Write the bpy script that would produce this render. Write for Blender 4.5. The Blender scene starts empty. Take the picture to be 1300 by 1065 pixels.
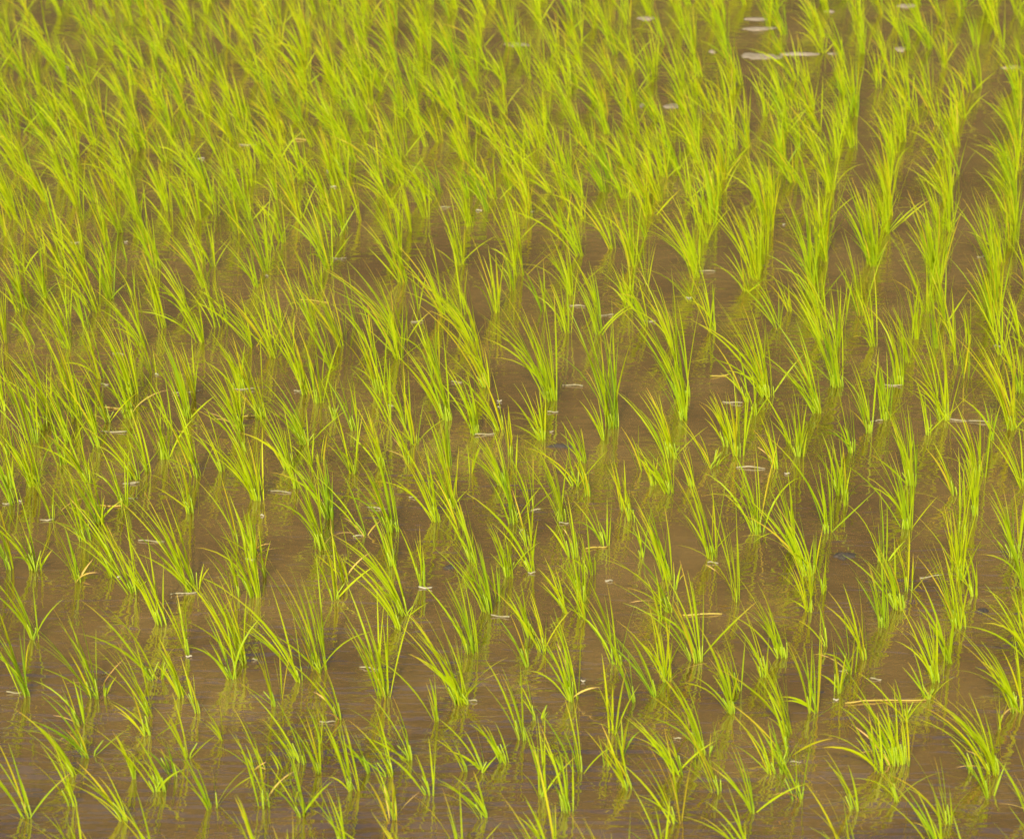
import bpy, math, random
from mathutils import Vector

R = math.radians
rnd = random.Random(20477)
scene = bpy.context.scene
COL = scene.collection

# ------------------------------------------------------------------ camera
W, HPX = 1300.0, 1065.0
TILT = R(26.0)
FPX = 2936.0
CAM_H = 3.10
CT, ST = math.cos(TILT), math.sin(TILT)

cam_data = bpy.data.cameras.new("camera")
cam = bpy.data.objects.new("camera", cam_data)
COL.objects.link(cam)
cam.location = (0, 0, CAM_H)
cam.rotation_euler = (R(90) - TILT, 0, 0)
cam_data.sensor_width = 36.0
cam_data.lens = 36.0 * FPX / W
cam_data.clip_end = 500
cam_data.dof.use_dof = True
cam_data.dof.focus_distance = 6.5
cam_data.dof.aperture_fstop = 4.8
scene.camera = cam


def ground(x, y):
    """where the sight line through a spot of the photograph meets the water, and the scale there (px per metre)"""
    u, v = (x - W / 2) / FPX, (HPX / 2 - y) / FPX
    dz = -ST + v * CT
    t = CAM_H / -dz
    return u * t, (CT + v * ST) * t, FPX / t


# ------------------------------------------------------------------ nodes
def material(name):
    m = bpy.data.materials.new(name)
    m.use_nodes = True
    nt = m.node_tree
    for n in list(nt.nodes):
        nt.nodes.remove(n)
    out = nt.nodes.new("ShaderNodeOutputMaterial")
    return m, nt, out


def node(nt, kind, **inputs):
    n = nt.nodes.new(kind)
    for k, v in inputs.items():
        n.inputs[k.replace("_", " ")].default_value = v
    return n


def ramp(nt, stops):
    n = nt.nodes.new("ShaderNodeValToRGB")
    e = n.color_ramp.elements
    while len(e) > 1:
        e.remove(e[-1])
    e[0].position, e[0].color = stops[0][0], (*stops[0][1], 1)
    for p, c in stops[1:]:
        x = e.new(p)
        x.color = (*c, 1)
    return n


def noise(nt, src, scale, detail=3.0, stretch=(1, 1, 1), rough=0.55, distort=0.0):
    mp = nt.nodes.new("ShaderNodeMapping")
    mp.inputs["Scale"].default_value = stretch
    nt.links.new(src, mp.inputs["Vector"])
    n = node(nt, "ShaderNodeTexNoise", Scale=scale, Detail=detail, Roughness=rough, Distortion=distort)
    nt.links.new(mp.outputs[0], n.inputs["Vector"])
    return n.outputs["Fac"]


def math_node(nt, op, a, b, c=0.0):
    n = nt.nodes.new("ShaderNodeMath")
    n.operation = op
    for i, v in enumerate((a, b, c)):
        if isinstance(v, (int, float)):
            n.inputs[i].default_value = v
        else:
            nt.links.new(v, n.inputs[i])
    return n.outputs[0]


def mix_rgb(nt, fac, a, b, mode="MIX"):
    n = nt.nodes.new("ShaderNodeMix")
    n.data_type = "RGBA"
    n.blend_type = mode
    for sock, v in ((n.inputs[0], fac), (n.inputs[6], a), (n.inputs[7], b)):
        if isinstance(v, (int, float)):
            sock.default_value = v
        elif isinstance(v, tuple):
            sock.default_value = (*v, 1)
        else:
            nt.links.new(v, sock)
    return n.outputs[2]


def leaf_material(name, stops, tip, tip_start, translucency=0.5, rough=0.5):
    m, nt, out = material(name)
    hue = nt.nodes.new("ShaderNodeAttribute"); hue.attribute_name = "hue"
    along = nt.nodes.new("ShaderNodeAttribute"); along.attribute_name = "along"
    geo = nt.nodes.new("ShaderNodeNewGeometry")
    base = ramp(nt, stops)
    nt.links.new(hue.outputs["Fac"], base.inputs[0])
    streak = noise(nt, geo.outputs["Position"], 60, 2, (1, 1, 0.25))
    col = mix_rgb(nt, math_node(nt, "MULTIPLY", streak, 0.22), base.outputs[0], (0.15, 0.22, 0.004))
    t = nt.nodes.new("ShaderNodeMapRange")
    t.inputs[1].default_value = tip_start
    t.inputs[2].default_value = 1.02
    nt.links.new(along.outputs["Fac"], t.inputs[0])
    w = nt.nodes.new("ShaderNodeAttribute"); w.attribute_name = "wither"
    col = mix_rgb(nt, math_node(nt, "MULTIPLY", t.outputs[0], w.outputs["Fac"]), col, tip)
    p = node(nt, "ShaderNodeBsdfPrincipled", Roughness=rough)
    p.inputs["Specular IOR Level"].default_value = 0.2
    nt.links.new(col, p.inputs["Base Color"])
    tr = nt.nodes.new("ShaderNodeBsdfTranslucent")
    warm = mix_rgb(nt, 1.0, col, (1.25, 1.12, 0.6), "MULTIPLY")
    nt.links.new(warm, tr.inputs["Color"])
    mx = nt.nodes.new("ShaderNodeMixShader")
    mx.inputs[0].default_value = translucency
    nt.links.new(p.outputs[0], mx.inputs[1])
    nt.links.new(tr.outputs[0], mx.inputs[2])
    nt.links.new(mx.outputs[0], out.inputs[0])
    return m


LEAF = leaf_material("rice_leaf",
                     [(0.0, (0.175, 0.300, 0.006)), (0.3, (0.295, 0.415, 0.002)),
                      (0.7, (0.385, 0.470, 0.002)), (0.9, (0.44, 0.42, 0.005)), (1.0, (0.42, 0.34, 0.02))],
                     (0.50, 0.30, 0.05), 0.62)
DRY = leaf_material("dry_leaf", [(0.0, (0.34, 0.26, 0.04)), (0.5, (0.42, 0.33, 0.08)), (1.0, (0.42, 0.24, 0.05))],
                    (0.55, 0.36, 0.14), 0.5, 0.25, 0.5)
SHEATH = leaf_material("rice_sheath", [(0.0, (0.18, 0.28, 0.01)), (1.0, (0.28, 0.36, 0.02))],
                       (0.30, 0.38, 0.03), 0.3, 0.2, 0.4)


def pale_material(name, a, b, rough):
    m, nt, out = material(name)
    geo = nt.nodes.new("ShaderNodeNewGeometry")
    n = noise(nt, geo.outputs["Position"], 45, 4)
    c = ramp(nt, [(0.3, a), (0.7, b)])
    nt.links.new(n, c.inputs[0])
    p = node(nt, "ShaderNodeBsdfPrincipled", Roughness=rough)
    nt.links.new(c.outputs[0], p.inputs["Base Color"])
    bump = node(nt, "ShaderNodeBump", Strength=0.6, Distance=0.004)
    n2 = noise(nt, geo.outputs["Position"], 260, 3)
    nt.links.new(n2, bump.inputs["Height"])
    nt.links.new(bump.outputs[0], p.inputs["Normal"])
    nt.links.new(p.outputs[0], out.inputs[0])
    return m


STRAW = pale_material("straw", (0.12, 0.11, 0.05), (0.24, 0.22, 0.13), 0.5)
WHITE = pale_material("pale_scrap", (0.17, 0.16, 0.11), (0.32, 0.30, 0.22), 0.5)
FOAM = pale_material("foam", (0.11, 0.09, 0.06), (0.21, 0.18, 0.135), 0.6)
CLOD = pale_material("mud_clod", (0.010, 0.008, 0.006), (0.032, 0.024, 0.016), 0.85)


def mud_material():
    m, nt, out = material("mud")
    geo = nt.nodes.new("ShaderNodeNewGeometry")
    pos = geo.outputs["Position"]
    c = ramp(nt, [(0.28, (0.085, 0.048, 0.015)), (0.5, (0.19, 0.115, 0.042)), (0.72, (0.29, 0.185, 0.078))])
    nt.links.new(noise(nt, pos, 5.5, 5, (1, 1, 1), 0.62, 0.4), c.inputs[0])
    alg = ramp(nt, [(0.48, (0, 0, 0)), (0.66, (1, 1, 1))])
    nt.links.new(noise(nt, pos, 1.3, 3), alg.inputs[0])
    col = mix_rgb(nt, math_node(nt, "MULTIPLY", alg.outputs[0], 0.55), c.outputs[0], (0.12, 0.105, 0.012))
    p = node(nt, "ShaderNodeBsdfPrincipled", Roughness=0.75)
    nt.links.new(col, p.inputs["Base Color"])
    bump = node(nt, "ShaderNodeBump", Strength=0.8, Distance=0.02)
    nt.links.new(noise(nt, pos, 22, 4), bump.inputs["Height"])
    nt.links.new(bump.outputs[0], p.inputs["Normal"])
    nt.links.new(p.outputs[0], out.inputs[0])
    return m


def water_material():
    m, nt, out = material("muddy_water")
    geo = nt.nodes.new("ShaderNodeNewGeometry")
    pos = geo.outputs["Position"]
    h1 = noise(nt, pos, 8.5, 1, (0.7, 3.4, 1), 0.45, 0.3)
    h2 = noise(nt, pos, 3.2, 1, (0.7, 2.8, 1), 0.4, 0.3)
    calm = nt.nodes.new("ShaderNodeMapRange")
    calm.inputs[1].default_value, calm.inputs[2].default_value = 0.35, 0.65
    calm.inputs[3].default_value, calm.inputs[4].default_value = 0.55, 1.1
    nt.links.new(noise(nt, pos, 0.8, 2), calm.inputs[0])
    h3 = noise(nt, pos, 17, 1, (0.75, 3.0, 1), 0.5, 0.3)
    hsum = math_node(nt, "ADD", math_node(nt, "MULTIPLY", h1, 0.75), math_node(nt, "MULTIPLY", h2, 1.0))
    hsum = math_node(nt, "MULTIPLY_ADD", h3, 0.62, hsum)
    hgt = math_node(nt, "MULTIPLY", hsum, calm.outputs[0])
    bump = node(nt, "ShaderNodeBump", Strength=1.0, Distance=0.0032)
    nt.links.new(hgt, bump.inputs["Height"])
    facing = nt.nodes.new("ShaderNodeVectorMath")              # the mirror strengthens towards grazing sight lines
    facing.operation = "DOT_PRODUCT"
    nt.links.new(bump.outputs[0], facing.inputs[0])
    nt.links.new(geo.outputs["Incoming"], facing.inputs[1])
    steep = math_node(nt, "POWER", math_node(nt, "SUBTRACT", 1.0, facing.outputs["Value"]), 3.0)
    gl = node(nt, "ShaderNodeBsdfGlossy", Roughness=0.04)
    nt.links.new(bump.outputs[0], gl.inputs["Normal"])
    silt_c = ramp(nt, [(0.36, (0.082, 0.037, 0.007)), (0.55, (0.152, 0.087, 0.019)), (0.74, (0.210, 0.130, 0.038))])
    nt.links.new(noise(nt, pos, 1.7, 5, (1, 1.5, 1), 0.6), silt_c.inputs[0])
    silt = nt.nodes.new("ShaderNodeSubsurfaceScattering")      # light spreads inside the turbid water
    silt.falloff = "BURLEY"
    silt.inputs["Scale"].default_value = 0.10
    silt.inputs["Radius"].default_value = (1.0, 0.9, 0.7)
    nt.links.new(silt_c.outputs[0], silt.inputs["Color"])
    chop = node(nt, "ShaderNodeBump", Strength=1.0, Distance=0.016)
    nt.links.new(hgt, chop.inputs["Height"])
    film = nt.nodes.new("ShaderNodeBsdfDiffuse")               # silt right at the surface, which the ripples shade
    nt.links.new(mix_rgb(nt, 1.0, silt_c.outputs[0], (0.95, 0.92, 0.9), "MULTIPLY"), film.inputs["Color"])
    nt.links.new(chop.outputs[0], film.inputs["Normal"])
    sm = nt.nodes.new("ShaderNodeMixShader")
    sm.inputs[0].default_value = 0.38
    nt.links.new(silt.outputs[0], sm.inputs[1])
    nt.links.new(film.outputs[0], sm.inputs[2])
    clear = nt.nodes.new("ShaderNodeBsdfTransparent")
    clear.inputs["Color"].default_value = (0.92, 0.82, 0.62, 1)
    body = nt.nodes.new("ShaderNodeMixShader")
    body.inputs[0].default_value = 0.3
    nt.links.new(sm.outputs[0], body.inputs[1])
    nt.links.new(clear.outputs[0], body.inputs[2])
    top = nt.nodes.new("ShaderNodeMixShader")
    nt.links.new(math_node(nt, "MINIMUM", math_node(nt, "MULTIPLY_ADD", steep, 0.7, 0.40), 0.8), top.inputs[0])
    nt.links.new(body.outputs[0], top.inputs[1])
    nt.links.new(gl.outputs[0], top.inputs[2])
    nt.links.new(top.outputs[0], out.inputs[0])
    return m


# ------------------------------------------------------------------ mesh helpers
class MB:
    def __init__(self):
        self.v, self.f, self.hue, self.along, self.wither = [], [], [], [], []

    def add(self, p, hue=0.5, along=0.0, wither=0.0):
        self.v.append(tuple(p))
        self.hue.append(hue); self.along.append(along); self.wither.append(wither)
        return len(self.v) - 1

    def build(self, name, mat, parent=None, loc=None):
        me = bpy.data.meshes.new(name)
        me.from_pydata(self.v, [], self.f)
        for key in ("hue", "along", "wither"):
            a = me.attributes.new(key, "FLOAT", "POINT")
            a.data.foreach_set("value", getattr(self, key))
        me.materials.append(mat)
        me.polygons.foreach_set("use_smooth", [True] * len(me.polygons))
        o = bpy.data.objects.new(name, me)
        COL.objects.link(o)
        if parent:
            o.parent = parent
        if loc:
            o.location = loc
        return o


def blade(mb, base, length, tilt0, tilt1, az, width, hue, wither, segs=7, bend=1.6, twist=0.0, facing=None):
    """one leaf: a folded, tapering ribbon that starts at tilt0 from the vertical and bends to tilt1 at its tip"""
    p = Vector(base)
    if facing is None:
        facing = rnd.uniform(0, math.tau)
    prev = None
    step = length / segs
    for i in range(segs + 1):
        t = i / segs
        a = tilt0 + (tilt1 - tilt0) * t ** bend
        d = Vector((math.sin(a) * math.cos(az), math.sin(a) * math.sin(az), math.cos(a)))
        fa = facing + twist * t
        ref = Vector((math.cos(fa), math.sin(fa), 0.15))
        side = ref - d * ref.dot(d)
        side.normalize()
        nrm = d.cross(side)
        wd = width * (0.45 + 1.2 * t) if t < 0.35 else width * 0.87 * (1 - ((t - 0.35) / 0.65) ** 1.7) + 0.0004
        q = p
        ids = (mb.add(q - side * wd * 0.5 + nrm * wd * 0.12, hue, t, wither),
               mb.add(q - nrm * wd * 0.06, hue, t, wither),
               mb.add(q + side * wd * 0.5 + nrm * wd * 0.12, hue, t, wither))
        if prev:
            mb.f.append((prev[0], prev[1], ids[1], ids[0]))
            mb.f.append((prev[1], prev[2], ids[2], ids[1]))
        prev = ids
        p = p + d * step


def tube(mb, pts, radii, hue, sides=5):
    prev = None
    n = len(pts)
    for i, (p, r) in enumerate(zip(pts, radii)):
        p = Vector(p)
        d = Vector(pts[min(i + 1, n - 1)]) - Vector(pts[max(i - 1, 0)])
        d.normalize()
        s = d.orthogonal().normalized()
        u = d.cross(s)
        ids = [mb.add(p + s * math.cos(k * math.tau / sides) * r + u * math.sin(k * math.tau / sides) * r, hue, i / (n - 1))
               for k in range(sides)]
        if prev:
            for k in range(sides):
                mb.f.append((prev[k], prev[(k + 1) % sides], ids[(k + 1) % sides], ids[k]))
        else:
            mb.f.append(tuple(reversed(ids)))
        prev = ids
    mb.f.append(tuple(prev))


def tag(o, label=None, cat=None, group=None, kind=None):
    for k, v in (("label", label), ("category", cat), ("group", group), ("kind", kind)):
        if v:
            o[k] = v
    return o


# ------------------------------------------------------------------ one clump of rice
LEAN_GAIN = 1.0


def clump_geometry(h, lean, n, s, blades, sheaths, dry, origin=(0, 0, 0), extra=()):
    """h, lean in photo px at scale s (px per metre); blades go into the given mesh builders, returns features"""
    hm = h / (s * CT) * 0.97
    lm = LEAN_GAIN * lean / s
    mean = math.atan2(lm, hm)
    wind = math.pi if mean < 0 else 0.0
    mean = abs(mean)
    ox, oy, oz = origin
    rad = 0.0035 + 0.0007 * n
    tone = rnd.gauss(0.44, 0.12)
    count = max(3, int(round(n * (1.15 if n < 10 else 1.5))))
    for k in range(count):
        ang = rnd.uniform(0, math.tau)
        rr = rad * math.sqrt(rnd.random())
        bx, by = ox + rr * math.cos(ang) * 1.35, oy + rr * math.sin(ang)
        full = rnd.random() < 0.70
        L = hm * (rnd.uniform(0.85, 1.18) if full else rnd.uniform(0.45, 0.88))
        tx = mean * rnd.uniform(0.35, 1.45) + rnd.gauss(0, R(6.5))
        ty = rnd.gauss(0, R(9)) + math.sin(ang) * R(4)
        tx += -math.cos(ang) * R(3.5) if wind else math.cos(ang) * R(3.5)
        tilt = math.hypot(tx, ty)
        az = math.atan2(ty, tx * (math.cos(wind)))
        t0, t1 = tilt * 0.72, tilt * 1.55 + R(3)
        bend = 1.3
        roll = rnd.random()
        if roll < 0.055:                                   # a leaf that has arched right over
            t1 = R(rnd.uniform(75, 120)); bend = rnd.uniform(1.0, 2.0); t0 += R(8); L *= 0.95
        elif roll < 0.10:                                  # a leaf splayed to the lee or the far side
            t0, t1 = R(rnd.uniform(22, 45)), R(rnd.uniform(40, 70))
            az = rnd.choice((math.pi, 0.0, math.pi, 0.4)) + rnd.gauss(0, 0.4); L *= 0.7
        L /= max(0.75, math.cos(min(tilt, 0.6)))
        hue = min(1.0, max(0.0, rnd.gauss(tone, 0.17)))
        if rnd.random() < 0.05:
            hue = rnd.uniform(0.82, 1.0)
        wither = rnd.uniform(0.5, 1.0) if rnd.random() < 0.22 else rnd.uniform(0, 0.2)
        blade(blades, (bx, by, oz - 0.01), L + 0.01, t0, t1, az, rnd.uniform(0.0032, 0.0060), hue, wither,
              bend=bend, twist=rnd.gauss(0, 0.7))
        if sheaths is not None and rnd.random() < 0.35:
            hh = rnd.uniform(0.025, 0.055)
            dx = math.sin(t0) * math.cos(az) * hh
            dy = math.sin(t0) * math.sin(az) * hh
            tube(sheaths, [(bx, by, oz - 0.03), (bx + dx * 0.3, by + dy * 0.3, oz + hh * 0.3), (bx + dx, by + dy, oz + hh)],
                 [0.0020, 0.0019, 0.0012], rnd.random())
    for (ex, ey) in extra:                                 # single long leaves: their tips as px offsets from the root
        dx, up = ex / s, -ey / (s * CT)
        L = math.hypot(dx, up) * 1.06
        tilt = math.atan2(abs(dx), up)
        blade(blades, (ox, oy, oz), L, tilt * 0.55, tilt * 1.6, (math.pi if dx < 0 else 0.0) + rnd.gauss(0, 0.12),
              0.0075, rnd.uniform(0.3, 0.8), 0.5, bend=1.15, twist=0.4, facing=rnd.uniform(0.3, 0.9))
    has_dry = False
    if dry is not None and rnd.random() < 0.11:
        has_dry = True
        for k in range(rnd.choice((1, 1, 2))):
            az = math.pi + rnd.gauss(0, 0.7) if rnd.random() < 0.62 else rnd.gauss(0, 0.6)
            blade(dry, (ox + rnd.uniform(-rad, rad), oy + rnd.uniform(-rad, rad), oz - 0.005), hm * rnd.uniform(0.4, 0.75),
                  R(rnd.uniform(15, 40)), R(rnd.uniform(60, 115)), az, 0.0050, rnd.random(), 1.0, bend=0.9, twist=0.8)
    return has_dry


# traced from the photograph: root x, root y, height, lean (px), leaves
TRACED = """
33,882,105,-25,11 45,810,88,-20,8 122,884,104,-42,12 133,882,32,8,3 104,920,68,-22,6 113,960,76,-45,9 93,984,85,-58,7
195,862,110,-55,7 203,861,30,5,2 192,908,104,-42,9 190,933,60,-33,7 232,884,82,-26,8 251,906,72,-26,4 238,832,76,-14,5
235,962,76,-24,5 221,984,55,-22,5 172,986,72,-24,7 307,841,114,-30,15 294,862,84,-24,8 380,864,108,-62,8 407,850,140,-42,15
430,912,78,-30,5 347,895,86,-22,6 385,968,88,-32,6 373,964,58,-30,4 357,887,62,-10,2 408,942,56,-12,5 282,938,52,-14,4
322,976,56,-30,3 337,976,68,-18,4 357,976,48,-8,2 405,980,80,-22,5 496,984,82,-55,6 468,980,62,-32,5 487,885,116,-28,13
518,964,88,-42,9 587,892,116,-46,15 600,828,94,-30,12 552,915,74,-24,5 662,938,96,-34,7 668,846,62,-26,5 690,828,76,-30,9
728,888,104,-26,11 679,912,48,-12,4 688,912,18,6,2 735,980,88,-42,6 713,976,44,-28,3 778,930,98,-26,6 770,972,44,-4,2
613,978,60,-40,7 591,978,54,-26,5 642,968,62,-32,8 784,842,108,-42,12 803,890,82,-18,5 832,884,86,-42,6 845,863,86,-18,11
884,838,110,-46,13 928,903,92,-26,10 937,878,70,-20,8 972,858,84,-28,7 994,834,90,-36,11 1002,932,96,-52,11 1002,958,96,-32,5
892,956,112,-60,8 898,960,56,8,2 876,934,48,-28,3 788,960,74,-8,6 862,982,72,-48,11 884,976,42,-6,2 981,982,74,-48,4
994,980,70,-28,7 1034,904,108,-22,9 1081,854,78,-22,6 1066,878,74,-10,8 1097,836,96,-24,7 1152,914,70,-26,7 1178,886,82,-24,4
1189,864,82,-26,12 1206,840,90,-34,8 1294,904,96,-46,11 1150,970,92,-22,5 1138,969,100,-46,14 1116,980,80,-36,9
1263,980,104,-58,16 1268,925,42,-8,3 1234,980,48,-26,4
19,640,76,-16,9 41,617,68,-22,9 66,660,72,-16,7 109,687,92,-26,11 128,664,82,-24,10 158,643,68,-20,10 14,722,84,-14,8
44,724,84,-24,10 52,722,52,-6,3 98,738,78,-26,9 170,752,98,-34,12 143,732,46,-22,4 146,712,68,-24,8 206,792,104,-36,11
245,750,116,-46,15 252,748,30,4,2 242,650,78,-14,11 324,758,98,-26,13 302,690,88,-26,6 329,634,84,-18,12 322,705,66,-14,9
408,697,98,-30,13 425,760,76,-26,9 440,738,76,-22,10 420,658,86,-22,12 500,674,110,-30,15 464,680,78,-36,5 500,718,70,-22,8
514,780,98,-44,10 506,798,88,-44,8 302,756,74,-18,7 337,732,60,-12,6 556,662,98,-34,10 574,644,82,-26,10 586,672,58,-16,6
602,712,72,-30,10 620,776,92,-36,13 632,764,62,-16,4 652,664,92,-26,12 648,732,74,-20,10 674,642,64,-18,4 671,692,62,-14,7
675,726,66,-30,4 714,662,96,-32,11 748,630,48,-10,6 728,708,74,-26,8 768,692,58,-20,8 752,728,62,-14,6 740,762,76,-20,11
720,778,68,-36,7 741,786,56,-24,5 535,744,74,-12,8 674,808,66,-26,9 802,662,66,-20,7 831,616,36,-10,4 816,708,62,-6,4
848,735,98,-32,12 856,748,34,0,2 852,776,96,-58,7 838,788,72,-18,3 905,708,118,-38,15 936,762,122,-26,9 964,676,102,-24,14
1008,698,102,-26,10 1026,730,88,-32,11 1034,728,52,-4,3 1028,775,80,-28,11 1052,676,108,-24,9 1074,642,54,4,6
1152,670,94,-36,13 1120,712,86,-12,9 1142,772,80,-32,12 1155,750,64,-4,7 1123,796,86,-20,10 1047,752,44,0,5
1222,678,88,-14,10 1238,654,82,-22,11 1216,736,94,-24,13 1237,756,58,-16,7 1218,796,100,-32,14 1290,708,88,-24,11
1300,746,90,-32,11 1298,796,62,-18,6 1052,820,60,-26,3 790,648,64,-14,6
42,562,112,-34,12 56,546,90,-24,6 63,532,102,-24,13 88,560,104,-28,10 97,530,116,-26,15 126,567,88,-28,10 138,535,84,-32,8
128,480,76,-24,10 166,530,96,-24,13 170,500,92,-24,13 196,475,62,-18,8 188,598,72,-22,8 172,608,76,-34,10 208,582,94,-28,13
217,545,70,-10,6 237,530,100,-24,14 245,506,80,-10,9 250,605,90,-28,11 80,590,74,-22,9 112,612,78,-28,10 14,620,72,-12,9
48,616,82,-26,10 14,576,54,-10,7 5,520,84,-18,9 332,530,98,-24,13 306,494,64,-24,10 388,500,88,-28,13 404,512,92,-14,10
424,468,78,-22,10 424,532,62,-12,8 451,546,68,-20,8 482,498,88,-22,12 492,534,78,-26,9 486,592,74,-24,11 506,456,76,-18,11
388,564,82,-38,12 396,598,48,-10,5 408,590,44,-4,5 368,596,82,-26,11 375,620,60,-20,7 283,598,72,-24,8 305,546,84,-30,12
310,572,76,-30,7 324,634,82,-34,10 447,600,76,-18,9 518,544,70,-28,9 520,588,62,-14,7 568,532,106,-40,16 554,474,76,-16,10
618,490,100,-38,16 635,545,72,-36,10 604,550,74,-28,11 527,564,68,-10,8 568,592,68,-14,10 598,600,42,6,4 640,615,68,-30,11
648,578,58,-14,8 654,596,46,-6,3 688,558,64,-24,11 700,508,122,-46,20 731,617,80,-44,9 740,586,60,-20,9 746,617,50,-14,5
777,542,140,-34,20 768,558,58,-24,6 868,505,112,-40,19 868,532,74,-30,11 973,502,112,-46,20 958,527,52,-8,6 948,510,70,-18,4
852,582,76,-34,14 902,594,68,-26,5 907,592,28,9,2 924,566,60,-22,10 938,578,80,-10,13 1002,564,70,-26,5 1015,578,74,-4,12
986,594,64,-26,8 1038,524,92,-42,16 852,626,56,-24,10 830,616,38,-12,5 813,598,52,-16,4 880,618,50,-12,6 1062,490,112,-32,19
1142,488,98,-20,13 1124,532,78,-16,12 1102,548,90,-28,11 1083,574,62,-16,10 1068,628,70,-18,12 1178,552,68,-14,5
1198,532,118,-32,16 1214,464,70,-6,6 1228,480,60,-6,8 1285,545,108,-40,15 1262,558,58,-6,4 1294,498,88,-20,11 1157,615,102,-20,14
1244,606,80,-20,14 1212,628,60,-22,5
33,296,66,-26,9 8,300,48,-8,7 30,346,58,-16,10 56,324,62,-20,8 76,310,78,-26,12 105,280,68,-24,10 86,354,68,-32,10 57,378,72,-20,10
36,392,68,-24,11 25,396,62,-16,7 122,396,92,-32,14 140,380,78,-20,11 138,320,78,-18,12 88,416,66,-12,7 87,442,70,-36,13
41,438,46,-26,7 8,435,78,-10,10 110,416,52,-16,7 154,296,66,-26,10 174,280,72,-16,11 163,332,40,-14,3 200,340,68,-16,14
220,294,48,-34,6 214,268,62,-14,10 236,276,66,-22,9 252,280,62,-14,9 257,334,62,-20,9 206,416,78,-22,12 180,440,70,-36,13
255,434,80,-40,10 170,382,54,-12,6 274,274,58,-10,9 303,296,78,-22,11 318,280,72,-22,10 339,344,88,-24,13 358,308,68,-20,10
346,318,52,-14,7 382,278,72,-24,12 271,338,62,-14,7 327,364,68,-28,9 376,392,64,-28,8 418,342,88,-34,15 409,368,46,-8,6
398,374,62,-20,9 439,294,68,-26,11 428,300,62,-28,9 456,282,58,-10,7 505,320,80,-32,14 513,358,78,-28,13 518,290,62,-20,9
346,454,90,-44,15 320,440,74,-36,10 276,416,62,-16,8 286,410,54,-12,7 356,414,54,-12,7 434,440,80,-32,13 400,420,62,-16,10
452,414,68,-12,7 510,434,94,-46,17 470,440,54,-28,7 370,438,54,-18,7 542,276,62,-20,9 596,288,66,-20,11 618,268,54,-14,8
673,278,64,-20,10 586,336,88,-28,15 589,400,78,-10,8 660,350,96,-24,16 652,370,58,-20,8 630,396,78,-14,12 565,400,82,-42,11
602,432,84,-52,15 690,396,58,-18,5 720,422,72,-22,10 742,278,58,-12,8 738,325,84,-46,14 725,375,68,-30,11 762,425,78,-24,10
778,316,66,-28,10 758,390,58,-20,7 530,392,52,-10,6 521,295,58,-18,8 804,338,90,-24,16 821,362,62,0,5 822,276,54,-18,8
886,352,94,-38,17 880,384,56,-44,9 888,286,58,-18,9 910,262,58,-16,10 960,354,98,-34,18 950,370,52,-34,10 976,292,84,-12,16
1032,360,108,-28,18 904,420,68,-22,11 988,416,60,-28,10 1045,430,92,-46,15 822,414,66,-30,10 855,440,82,-36,11 1002,396,50,-18,6
798,390,56,-18,10 1045,325,96,-6,16 1110,336,102,-28,18 1094,400,78,-16,11 1126,296,82,-14,11 1188,360,102,-26,18 1206,294,80,-16,14
1262,340,88,-24,17 1262,412,88,-24,16 1288,308,82,-14,13 1162,430,78,-16,11 1188,442,82,-14,10 1064,440,78,-14,11 1210,432,62,-8,7
1230,436,54,-16,8 1298,436,58,-16,7 1073,412,60,-4,3 1302,360,50,-18,5 1300,620,80,-24,9
"""
# farther up the field: roots only
FAR = """
14,180 40,158 31,212 60,160 78,174 98,220 79,226 98,260 120,184 112,136 138,174 148,196 142,254 121,258 170,256 175,192 170,140
180,86 170,108 200,138 210,206 186,188 208,256 238,210 233,106 244,172 258,230 218,172 242,256 12,258 58,256 20,200 5,120 26,144
50,120 70,140 273,80 298,180 288,166 318,160 272,190 309,168 342,112 360,168 337,208 320,236 354,200 370,230 380,154 388,106 385,228
270,256 296,254 309,254 354,254 372,254 416,198 414,252 438,140 436,172 428,172 440,236 426,236 450,206 454,80 460,118 478,212 486,246
500,176 514,200 513,236 502,234 486,116 428,104 509,110 540,106 559,180 542,186 590,204 594,180 568,138 590,134 602,96 538,256 552,254
562,246 594,252 612,252 628,252 645,208 660,206 640,106 668,188 684,188 696,116 694,156 700,244 712,208 670,252 716,252 732,108 752,196
756,124 738,184 770,144 740,252 768,244 776,228 628,180 802,78 792,208 806,210 824,196 848,226 860,216 888,172 880,184 900,144 912,144
890,98 868,120 832,96 930,120 942,108 918,228 950,188 932,204 970,148 994,200 982,250 960,252 904,248 1016,190 1030,140 1014,140
988,118 840,256 824,256 876,252 792,252 1028,252 1038,196 1026,104 1012,102 1084,188 1148,180 1138,194 1126,240 1216,186 1198,202
1206,252 1290,172 1286,250 1244,112 1200,86 1180,126 1116,112 1058,240 1294,126 1086,148 1152,140 1232,118 880,68 928,81 992,68
1044,68 1097,68 1154,64 1212,58 1273,61 1225,150 1168,158 1300,95 1040,165 1072,120 1132,100 1060,205 1000,160 948,168 1008,232 1192,160 1284,212 868,36 920,40 978,36 1036,34 1088,34 1138,34 1196,28 1258,30 1070,78 1122,70 1180,62 1240,60
"""
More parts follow.
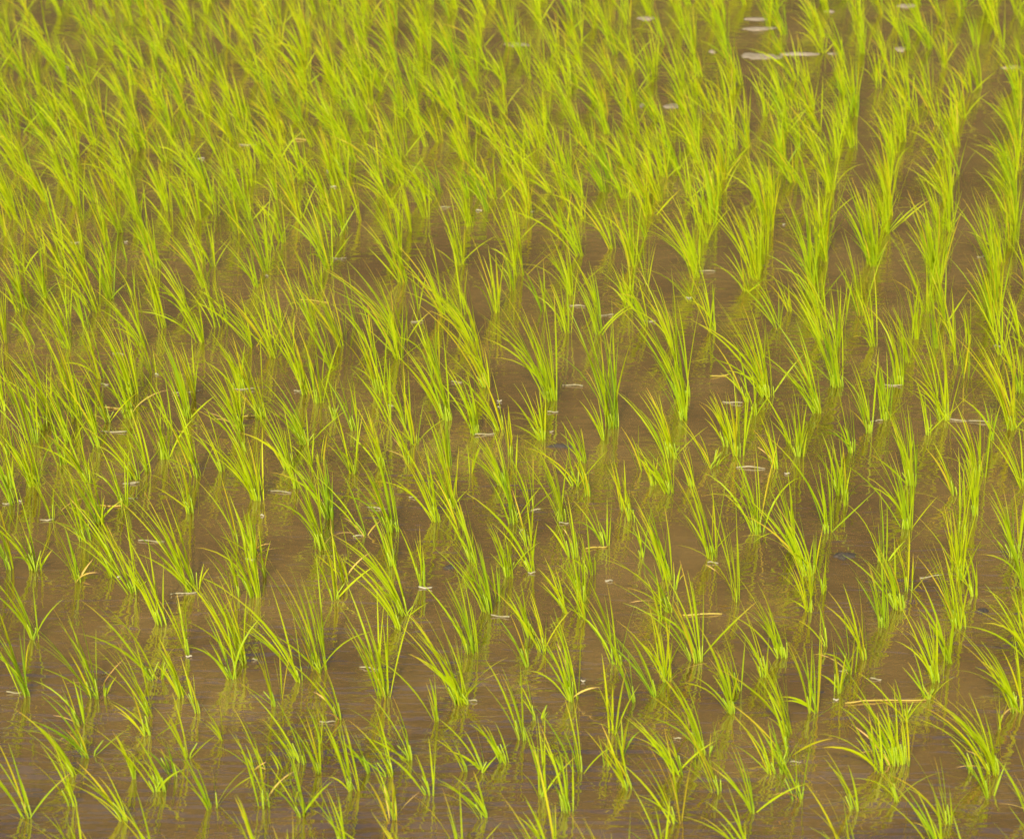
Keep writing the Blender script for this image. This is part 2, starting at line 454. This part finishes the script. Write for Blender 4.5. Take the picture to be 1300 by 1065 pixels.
# single long leaves that stand out: root of their clump -> px offset of the tip
EXTRA = {(1052, 676): [(-88, -114)], (587, 892): [(58, -58), (48, -34), (-67, -62)], (1034, 904): [(-52, -22), (-46, -14)],
         (1116, 980): [(-76, -36), (-76, -26)], (1198, 532): [(-42, -52), (-38, -36)], (1262, 558): [(-50, -52)],
         (777, 542): [(26, -114), (-58, -124)], (700, 508): [(-76, -92), (-90, -70)], (973, 502): [(-92, -84), (-58, -28)],
         (1066, 878): [(-30, -22)], (1097, 836): [(-56, -70)], (1294, 904): [(-60, -68), (-54, -44)], (845, 863): [(24, -56), (-38, -50)],
         (380, 864): [(-90, -114)], (675, 726): [(-86, -102), (8, -66)], (1032, 360): [(-56, -26)], (960, 354): [(-62, -26), (-54, -14)],
         (1188, 360): [(-74, -34), (-78, -40), (66, -2)], (1062, 490): [(22, -50)], (1110, 336): [(-90, -16)], (1262, 412): [(-62, -10), (-70, -50)],
         (1094, 400): [(58, -36)], (1288, 308): [(-66, -58)], (928, 903): [(-45, -108), (8, -52)], (892, 956): [(-66, -112)], (1002, 932): [(-44, -92)],
         (646, 732): [(-62, -92)], (514, 780): [(-88, -106)], (502, 718): [(-82, -112)], (368, 596): [(-62, -42)], (1045, 325): [(-30, -10)],
         (630, 396): [(-38, -40)], (1263, 980): [(-96, -94)], (1206, 294): [(-60, -58)], (1012, 698): [(-46, -118)], (1154, 670): [(14, -38), (-42, -56)]}


def parse(txt):
    return [tuple(float(a) for a in w.split(",")) for w in txt.split()]


ROWS = """1040,390 1175,395 1155,460 1200,410 1272,450 1110,440"""
COLUMNS = [[(1296, 96), (1290, 180), (1287, 300), (1268, 345), (1262, 425)], [(1226, 120), (1212, 178), (1198, 281), (1184, 372)],
           [(1158, 100), (1139, 167), (1125, 281), (1106, 350)], [(1086, 120), (1060, 216), (1046, 324), (1036, 375)],
           [(1010, 130), (979, 275), (960, 356)], [(940, 150), (914, 254), (886, 350)], [(858, 170), (833, 259), (806, 345)]]
clumps = [(x, y, h, l, n) for x, y, h, l, n in parse(TRACED)]
for x, y in parse(ROWS):
    clumps.append((x, y, 0.062 * (y + 900) * rnd.uniform(0.85, 1.1), -0.016 * (y + 900), rnd.randint(9, 12)))
far_rows = []
for line in COLUMNS:                                       # the planting rows that read as unbroken lines on the right
    for (xa, ya), (xb, yb) in zip(line, line[1:]):
        k = max(1, round((yb - ya) / 25))
        for q in range(k):
            x, y = xa + (xb - xa) * (q + 0.5) / k + rnd.gauss(0, 3.5), ya + (yb - ya) * (q + 0.5) / k + rnd.gauss(0, 4)
            far_rows.append((x, y, 0.056 * (y + 900) * rnd.uniform(0.85, 1.15), -0.019 * (y + 900) * rnd.uniform(0.6, 1.4), rnd.randint(8, 12)))
# the near strip below the photograph's lower edge
for i in range(24):
    x = -20 + i * 58 + rnd.uniform(-16, 16)
    clumps.append((x, 1012 + (26 if i % 2 else -2) + rnd.uniform(-14, 14), rnd.uniform(70, 105), -rnd.uniform(18, 48), rnd.randint(5, 9)))
for i in range(12):
    clumps.append((-30 + i * 122 + rnd.uniform(-20, 20), 1092 + rnd.uniform(-14, 14), rnd.uniform(80, 110), -rnd.uniform(20, 50), rnd.randint(5, 9)))
far = [c for c in far_rows if c[1] < 240]
clumps += [c for c in far_rows if c[1] >= 240]
for x, y in parse(FAR):
    far.append((x, y, 0.051 * (y + 900) * rnd.uniform(0.8, 1.15), -0.024 * (y + 900) * rnd.uniform(0.5, 1.35), rnd.randint(9, 14)))
# the rest of the field: beyond the upper edge and to both sides
taken = [ground(c[0], c[1])[:2] for c in clumps + far]


def free(px, py, d):
    return all((px - a) ** 2 + (py - b) ** 2 > d * d for a, b in taken)


yy = 1.9
while yy < 24:
    half = 0.25 * yy + 0.9
    xx = -half + rnd.uniform(0, 0.1)
    while xx < half:
        px, py = xx + rnd.gauss(0, 0.025), yy + rnd.gauss(0, 0.03)
        # screen place of the root
        dy, dz = py * CT + CAM_H * ST, py * ST - CAM_H * CT
        sx, sy = W / 2 + FPX * px / dy, HPX / 2 - FPX * dz / dy
        inside = -10 < sx < 1310 and (420 if sx < 300 else 305 if sx < 930 else 50) < sy < 1100
        if not inside and free(px, py, 0.125 if sy < 70 or not -10 < sx < 1310 else 0.10 if sy < 250 else 0.125) and not (1205 < sx < 1268 and 125 < sy < 310):
            s = FPX / dy
            (clumps if 250 < sy < 430 and 0 < sx < 930 else far).append((sx, sy, s * 0.185 * rnd.uniform(0.85, 1.12), -s * 0.085 * rnd.uniform(0.5, 1.4), rnd.randint(8, 14)))
            taken.append((px, py))
        xx += 0.135
    yy += 0.17

# ------------------------------------------------------------------ individuals: the 300 that show largest
clumps.sort(key=lambda c: -c[1])
individual, rest = clumps[:300], clumps[300:] + far
used_labels = set()


def where(x, y):
    return f"{min(99, max(1, round(x / W * 100)))} percent across and {min(99, max(1, round(y / HPX * 100)))} percent down"


hs = sorted(c[2] / ground(c[0], c[1])[2] for c in individual)
lo, hi = hs[len(hs) // 3], hs[2 * len(hs) // 3]
for (x, y, h, l, n) in individual:
    gx, gy, s = ground(x, y)
    root = bpy.data.objects.new("rice_clump", None)
    COL.objects.link(root)
    root.location = (gx, gy, 0)
    root.empty_display_size = 0.05
    mb, sh, dr = MB(), MB(), MB()
    ex = EXTRA.get((int(x), int(y)), ())
    has_dry = clump_geometry(h, l, n, s, mb, sh, dr, extra=ex)
    mb.build("leaf_blades", LEAF, root)
    if sh.v:
        sh.build("leaf_sheaths", SHEATH, root)
    if has_dry:
        dr.build("dry_leaf", DRY, root)
    hm = h / s
    size = "short" if hm < lo else ("tall" if hm > hi else "middling")
    dens = "sparse" if n <= 6 else ("bushy" if n >= 13 else "loose")
    lean = "upright" if l > -0.18 * h else ("swept well left" if l < -0.42 * h else "leaning left")
    lab = f"{size} {dens} rice clump {lean}, rooted {where(x, y)}"
    if has_dry:
        lab = f"{size} {dens} rice clump {lean}, withered leaf, {where(x, y)}"
    if lab in used_labels:
        lab = lab.replace("rice clump", "yellow-green rice clump")
    used_labels.add(lab)
    tag(root, lab, "rice plant", "rice clumps planted in the flooded field")

mb = MB()
for (x, y, h, l, n) in rest:
    gx, gy, s = ground(x, y)
    clump_geometry(h, l, n, s, mb, None, None, origin=(gx, gy, 0))
far_o = mb.build("rice_field_beyond", LEAF)
tag(far_o, "dense yellow-green rice growing in the upper part of the field", "rice", None, "stuff")

# ------------------------------------------------------------------ bits on the water
BITS = """
18,880,20,s 138,884,8,w 133,856,6,s 240,834,10,w 300,837,12,s 318,797,20,s 323,838,8,s 376,862,6,w 468,849,24,s 421,908,16,s 416,917,20,s
540,747,22,w 635,783,24,s 720,785,14,s 740,865,8,w 600,890,12,s 1010,968,14,s 975,817,14,w 860,938,10,s 1061,889,9,w 1072,852,16,s
1107,855,8,w 1112,863,14,s 1182,733,30,s 1124,890,104,d 1215,920,46,s 10,640,14,s 26,637,5,w 60,661,18,s 22,708,24,s 140,643,34,d
165,615,18,s 168,634,14,s 200,668,36,d 192,688,34,s 234,754,34,s 152,733,8,w 230,766,8,s 333,655,6,w 355,625,30,s 318,711,14,s 337,689,20,s
478,646,26,s 455,681,14,s 524,632,10,s 560,648,20,s 680,648,14,s 662,674,5,w 716,665,12,s 737,686,20,s 757,696,28,d 675,728,10,s 773,738,12,w
975,647,22,s 905,715,14,s 892,781,50,d 150,450,16,s 105,468,10,s 133,489,10,s 144,519,24,d 145,549,34,s 140,566,20,s 168,614,18,s 199,476,6,w
237,499,36,s 240,513,26,s 310,495,30,s 322,529,30,d 378,497,10,s 378,528,30,s 497,516,12,s 512,442,5,w 580,486,14,s 564,535,20,s 616,552,26,s
634,510,8,w 634,518,6,w 711,455,6,w 727,490,26,s 702,524,14,s 700,549,6,s 793,516,16,w 784,535,5,w 915,478,26,d 930,512,26,s 945,584,18,s
953,594,36,s 999,602,8,w 1133,490,24,s 1117,511,22,s 1112,535,18,s 1205,530,6,w 1230,535,48,s 1245,446,18,s 1266,440,12,w 160,308,6,w
95,309,14,s 285,275,8,w 398,383,38,d 339,351,4,w 430,329,20,s 419,351,6,w 608,268,10,w 565,264,14,s 676,270,6,w 597,376,18,w 733,389,20,s
530,409,16,s 769,401,20,s 850,389,20,s 875,379,12,w 825,409,14,s 895,345,26,s 930,307,20,s 995,286,4,w 968,338,6,w 1246,327,12,s
75,183,10,w 84,86,8,w 315,185,24,s 255,202,12,w 448,166,20,s 418,218,8,w 423,238,10,w 380,178,18,d 590,159,16,s
"""
KIND = {"s": ("floating_straw", STRAW, "straw-coloured stalk lying flat on the brown water", "straw"),
        "w": ("floating_scrap", WHITE, "small whitish scrap floating on the brown water", "plant scrap"),
        "d": ("fallen_leaf", DRY, "long dry tan leaf lying on the brown water", "fallen leaf")}
for bi, wd in enumerate(BITS.split()):
    if bi % 4 == 1:
        continue
    a = wd.split(",")
    x, y, ln, k = float(a[0]), float(a[1]), float(a[2]), a[3]
    gx, gy, s = ground(x, y)
    L = ln / s * (0.8 if k == "w" else 1.0)
    nm, mat, txt, cat = KIND[k]
    mb = MB()
    rise = rnd.uniform(-0.25, 0.25)
    cv = rnd.uniform(-0.18, 0.18)
    seg = 9
    w0 = rnd.uniform(0.0022, 0.0040) if k != "w" else rnd.uniform(0.004, 0.007)
    prev = None
    hue = rnd.random()
    for i in range(seg + 1):
        t = i / seg
        px = (t - 0.5) * L
        py = rise * px + cv * L * (t - 0.5) ** 2 + rnd.gauss(0, 0.0006)
        ww = w0 * (0.35 + 0.9 * math.sin(math.pi * min(1, max(0.02, t * 0.96 + 0.03)))) * 0.5
        z = 0.0016 + 0.003 * math.sin(t * 3.0 + hue * 6) ** 2
        ids = [mb.add((px, py - ww, z), hue, t), mb.add((px, py, z + 0.0022), hue, t), mb.add((px, py + ww, z), hue, t),
               mb.add((px, py, z - 0.0026), hue, t)]
        if prev:
            for q in range(4):
                mb.f.append((prev[q], prev[(q + 1) % 4], ids[(q + 1) % 4], ids[q]))
        else:
            mb.f.append((ids[3], ids[2], ids[1], ids[0]))
        prev = ids
    mb.f.append(tuple(prev))
    o = mb.build(nm, mat, None, (gx, gy, 0))
    lab = f"{txt} {where(x, y)}"
    if lab in used_labels:
        lab = lab.replace("brown water", "rippled brown water")
    used_labels.add(lab)
    tag(o, lab, cat, "scraps of straw and leaf afloat between the rice")


def mound(name, mat, x, y, wpx, hpx, height, seed, rough, label, cat, group):
    """a low irregular raft or lump on the water"""
    gx, gy, s = ground(x, y)
    g = math.asin(CAM_H / math.sqrt(gx * gx + gy * gy + CAM_H * CAM_H))
    a, b = wpx / s / 2, hpx / s / 2 / math.sin(g)
    r = random.Random(seed)
    ph = [r.uniform(0, 6.28) for _ in range(6)]
    mb = MB()
    rings, secs = 7, 40
    c = mb.add((0, 0, height))
    prev = None
    for i in range(1, rings + 1):
        u = i / rings
        ids = []
        for k in range(secs):
            th = math.tau * k / secs
            rr = 1 + rough * (0.45 * math.sin(2 * th + ph[0]) + 0.4 * math.sin(3 * th + ph[1]) + 0.3 * math.sin(5 * th + ph[2])
                              + 0.25 * math.sin(9 * th + ph[3]))
            z = height * (1 - u ** 2.2) * (0.7 + 0.5 * r.random()) if u < 0.99 else -0.004
            ids.append(mb.add((a * u * rr * math.cos(th), b * u * rr * math.sin(th), z)))
        for k in range(secs):
            if prev:
                mb.f.append((prev[k], ids[k], ids[(k + 1) % secs], prev[(k + 1) % secs]))
            else:
                mb.f.append((c, ids[k], ids[(k + 1) % secs]))
        prev = ids
    o = mb.build(name, mat, None, (gx, gy, 0))
    tag(o, label, cat, group)


FOAMS = [(965, 72, 56, 8), (1014, 69, 50, 4), (963, 37, 46, 4), (960, 25, 34, 3), (1151, 8, 30, 4), (1143, 63, 13, 7), (1285, 86, 28, 5),
         (853, 135, 22, 6), (655, 57, 36, 5), (820, 24, 20, 5), (1053, 15, 12, 3), (904, 66, 9, 4), (815, 134, 8, 4), (1060, 69, 20, 2.5)]
for i, (x, y, a, b) in enumerate(FOAMS):
    big = "long" if a > 40 else ("small" if a < 15 else "narrow")
    mound("foam_patch", FOAM, x, y, a, b, 0.007, 50 + i, 0.32, f"{big} pale foam streak on the water {where(x, y)}",
          "foam", "foam streaks near the top of the field")
CLODS = [(1072, 706, 26, 9, "wet black mud clod in open water right of centre"),
         (1247, 776, 16, 5, "small dark mud clod near the right edge"),
         (712, 567, 30, 4, "flat dark mud clod just breaking the water at centre"),
         (571, 721, 14, 4, "little dark mud clod low in the water left of centre")]
for i, (x, y, a, b, lab) in enumerate(CLODS):
    mound("mud_clod", CLOD, x, y, a, b, 0.009, 90 + i, 0.42, lab, "mud clod", "mud clods breaking the water")

# ------------------------------------------------------------------ the water and the mud under it
def sheet(name, mat, x0, x1, y0, y1, nx, ny, zf):
    me = bpy.data.meshes.new(name)
    v, f = [], []
    for j in range(ny + 1):
        for i in range(nx + 1):
            x, y = x0 + (x1 - x0) * i / nx, y0 + (y1 - y0) * j / ny
            v.append((x, y, zf(x, y)))
    for j in range(ny):
        for i in range(nx):
            a = j * (nx + 1) + i
            f.append((a, a + 1, a + nx + 2, a + nx + 1))
    me.from_pydata(v, [], f)
    me.materials.append(mat)
    me.polygons.foreach_set("use_smooth", [True] * len(me.polygons))
    o = bpy.data.objects.new(name, me)
    COL.objects.link(o)
    o["kind"] = "structure"
    return o


def bed(x, y):
    return -0.050 + 0.010 * math.sin(3.1 * x + 1.7 * math.sin(2.3 * y)) * math.sin(2.7 * y + 1.1 * math.sin(1.9 * x)) \
        + 0.006 * math.sin(9 * x + 3 * y) * math.sin(7 * y - 4 * x)


sheet("mud", mud_material(), -60, 60, -20, 150, 1, 1, lambda x, y: -0.09)
sheet("mud", mud_material(), -9, 9, 0.5, 20, 180, 195, bed)
sheet("water", water_material(), -60, 60, -20, 150, 1, 1, lambda x, y: 0.0)

# unseen slope, added so the water mirrors something darker and warmer than sky
def unseen_hill_material():
    m, nt, out = material("unseen_hillside")
    geo = nt.nodes.new("ShaderNodeNewGeometry")
    c = ramp(nt, [(0.3, (0.014, 0.013, 0.002)), (0.55, (0.032, 0.026, 0.004)), (0.75, (0.055, 0.040, 0.008))])
    nt.links.new(noise(nt, geo.outputs["Position"], 0.35, 5), c.inputs[0])
    p = node(nt, "ShaderNodeBsdfPrincipled", Roughness=0.9)
    nt.links.new(c.outputs[0], p.inputs["Base Color"])
    nt.links.new(p.outputs[0], out.inputs[0])
    return m


unseen_hill_noise = [(rnd.uniform(0.05, 0.5), rnd.uniform(0.05, 0.5), rnd.uniform(0, 6.28)) for _ in range(14)]


def unseen_hill_z(x, y):
    u = max(0.0, y - 31.0)
    z = min(u * 1.3, 48 + 4 * math.sin(x * 0.05))
    b = sum(math.sin(a * x + c * y + d) / (1 + 4 * a) for a, c, d in unseen_hill_noise)
    return -0.3 + z + (b * 0.9 if u > 0.5 else 0.0)


sheet("hill", unseen_hill_material(), -130, 130, 30.5, 130, 170, 90, unseen_hill_z)

# ------------------------------------------------------------------ light
SUN_EL, SUN_AZ = R(43), R(-165)          # azimuth from +Y (away from the camera), negative to the left
sd = bpy.data.lights.new("sun", "SUN")
sd.energy = 4.2
sd.angle = R(0.6)
sd.color = (1.0, 0.93, 0.80)
sun = bpy.data.objects.new("sun", sd)
COL.objects.link(sun)
to_sun = Vector((math.sin(SUN_AZ) * math.cos(SUN_EL), math.cos(SUN_AZ) * math.cos(SUN_EL), math.sin(SUN_EL)))
sun.rotation_euler = to_sun.to_track_quat("Z", "Y").to_euler()

world = bpy.data.worlds.new("World")
scene.world = world
world.use_nodes = True
wn = world.node_tree
for n in list(wn.nodes):
    wn.nodes.remove(n)
sky = wn.nodes.new("ShaderNodeTexSky")
sky.sky_type = "NISHITA"
sky.sun_disc = False
sky.sun_elevation = SUN_EL
sky.sun_rotation = SUN_AZ
sky.air_density = 1.0
sky.dust_density = 6.0
bg = wn.nodes.new("ShaderNodeBackground")
bg.inputs[1].default_value = 0.06
wo = wn.nodes.new("ShaderNodeOutputWorld")
hz = mix_rgb(wn, 0.9, sky.outputs[0], (1.0, 0.87, 0.62), "MULTIPLY")
wn.links.new(hz, bg.inputs[0])
wn.links.new(bg.outputs[0], wo.inputs[0])

vs = scene.view_settings
vs.view_transform = "Standard"
vs.look = "None"
vs.exposure = 1.22
vs.gamma = 1.0
scene.cycles.max_bounces = 8
scene.cycles.transparent_max_bounces = 12
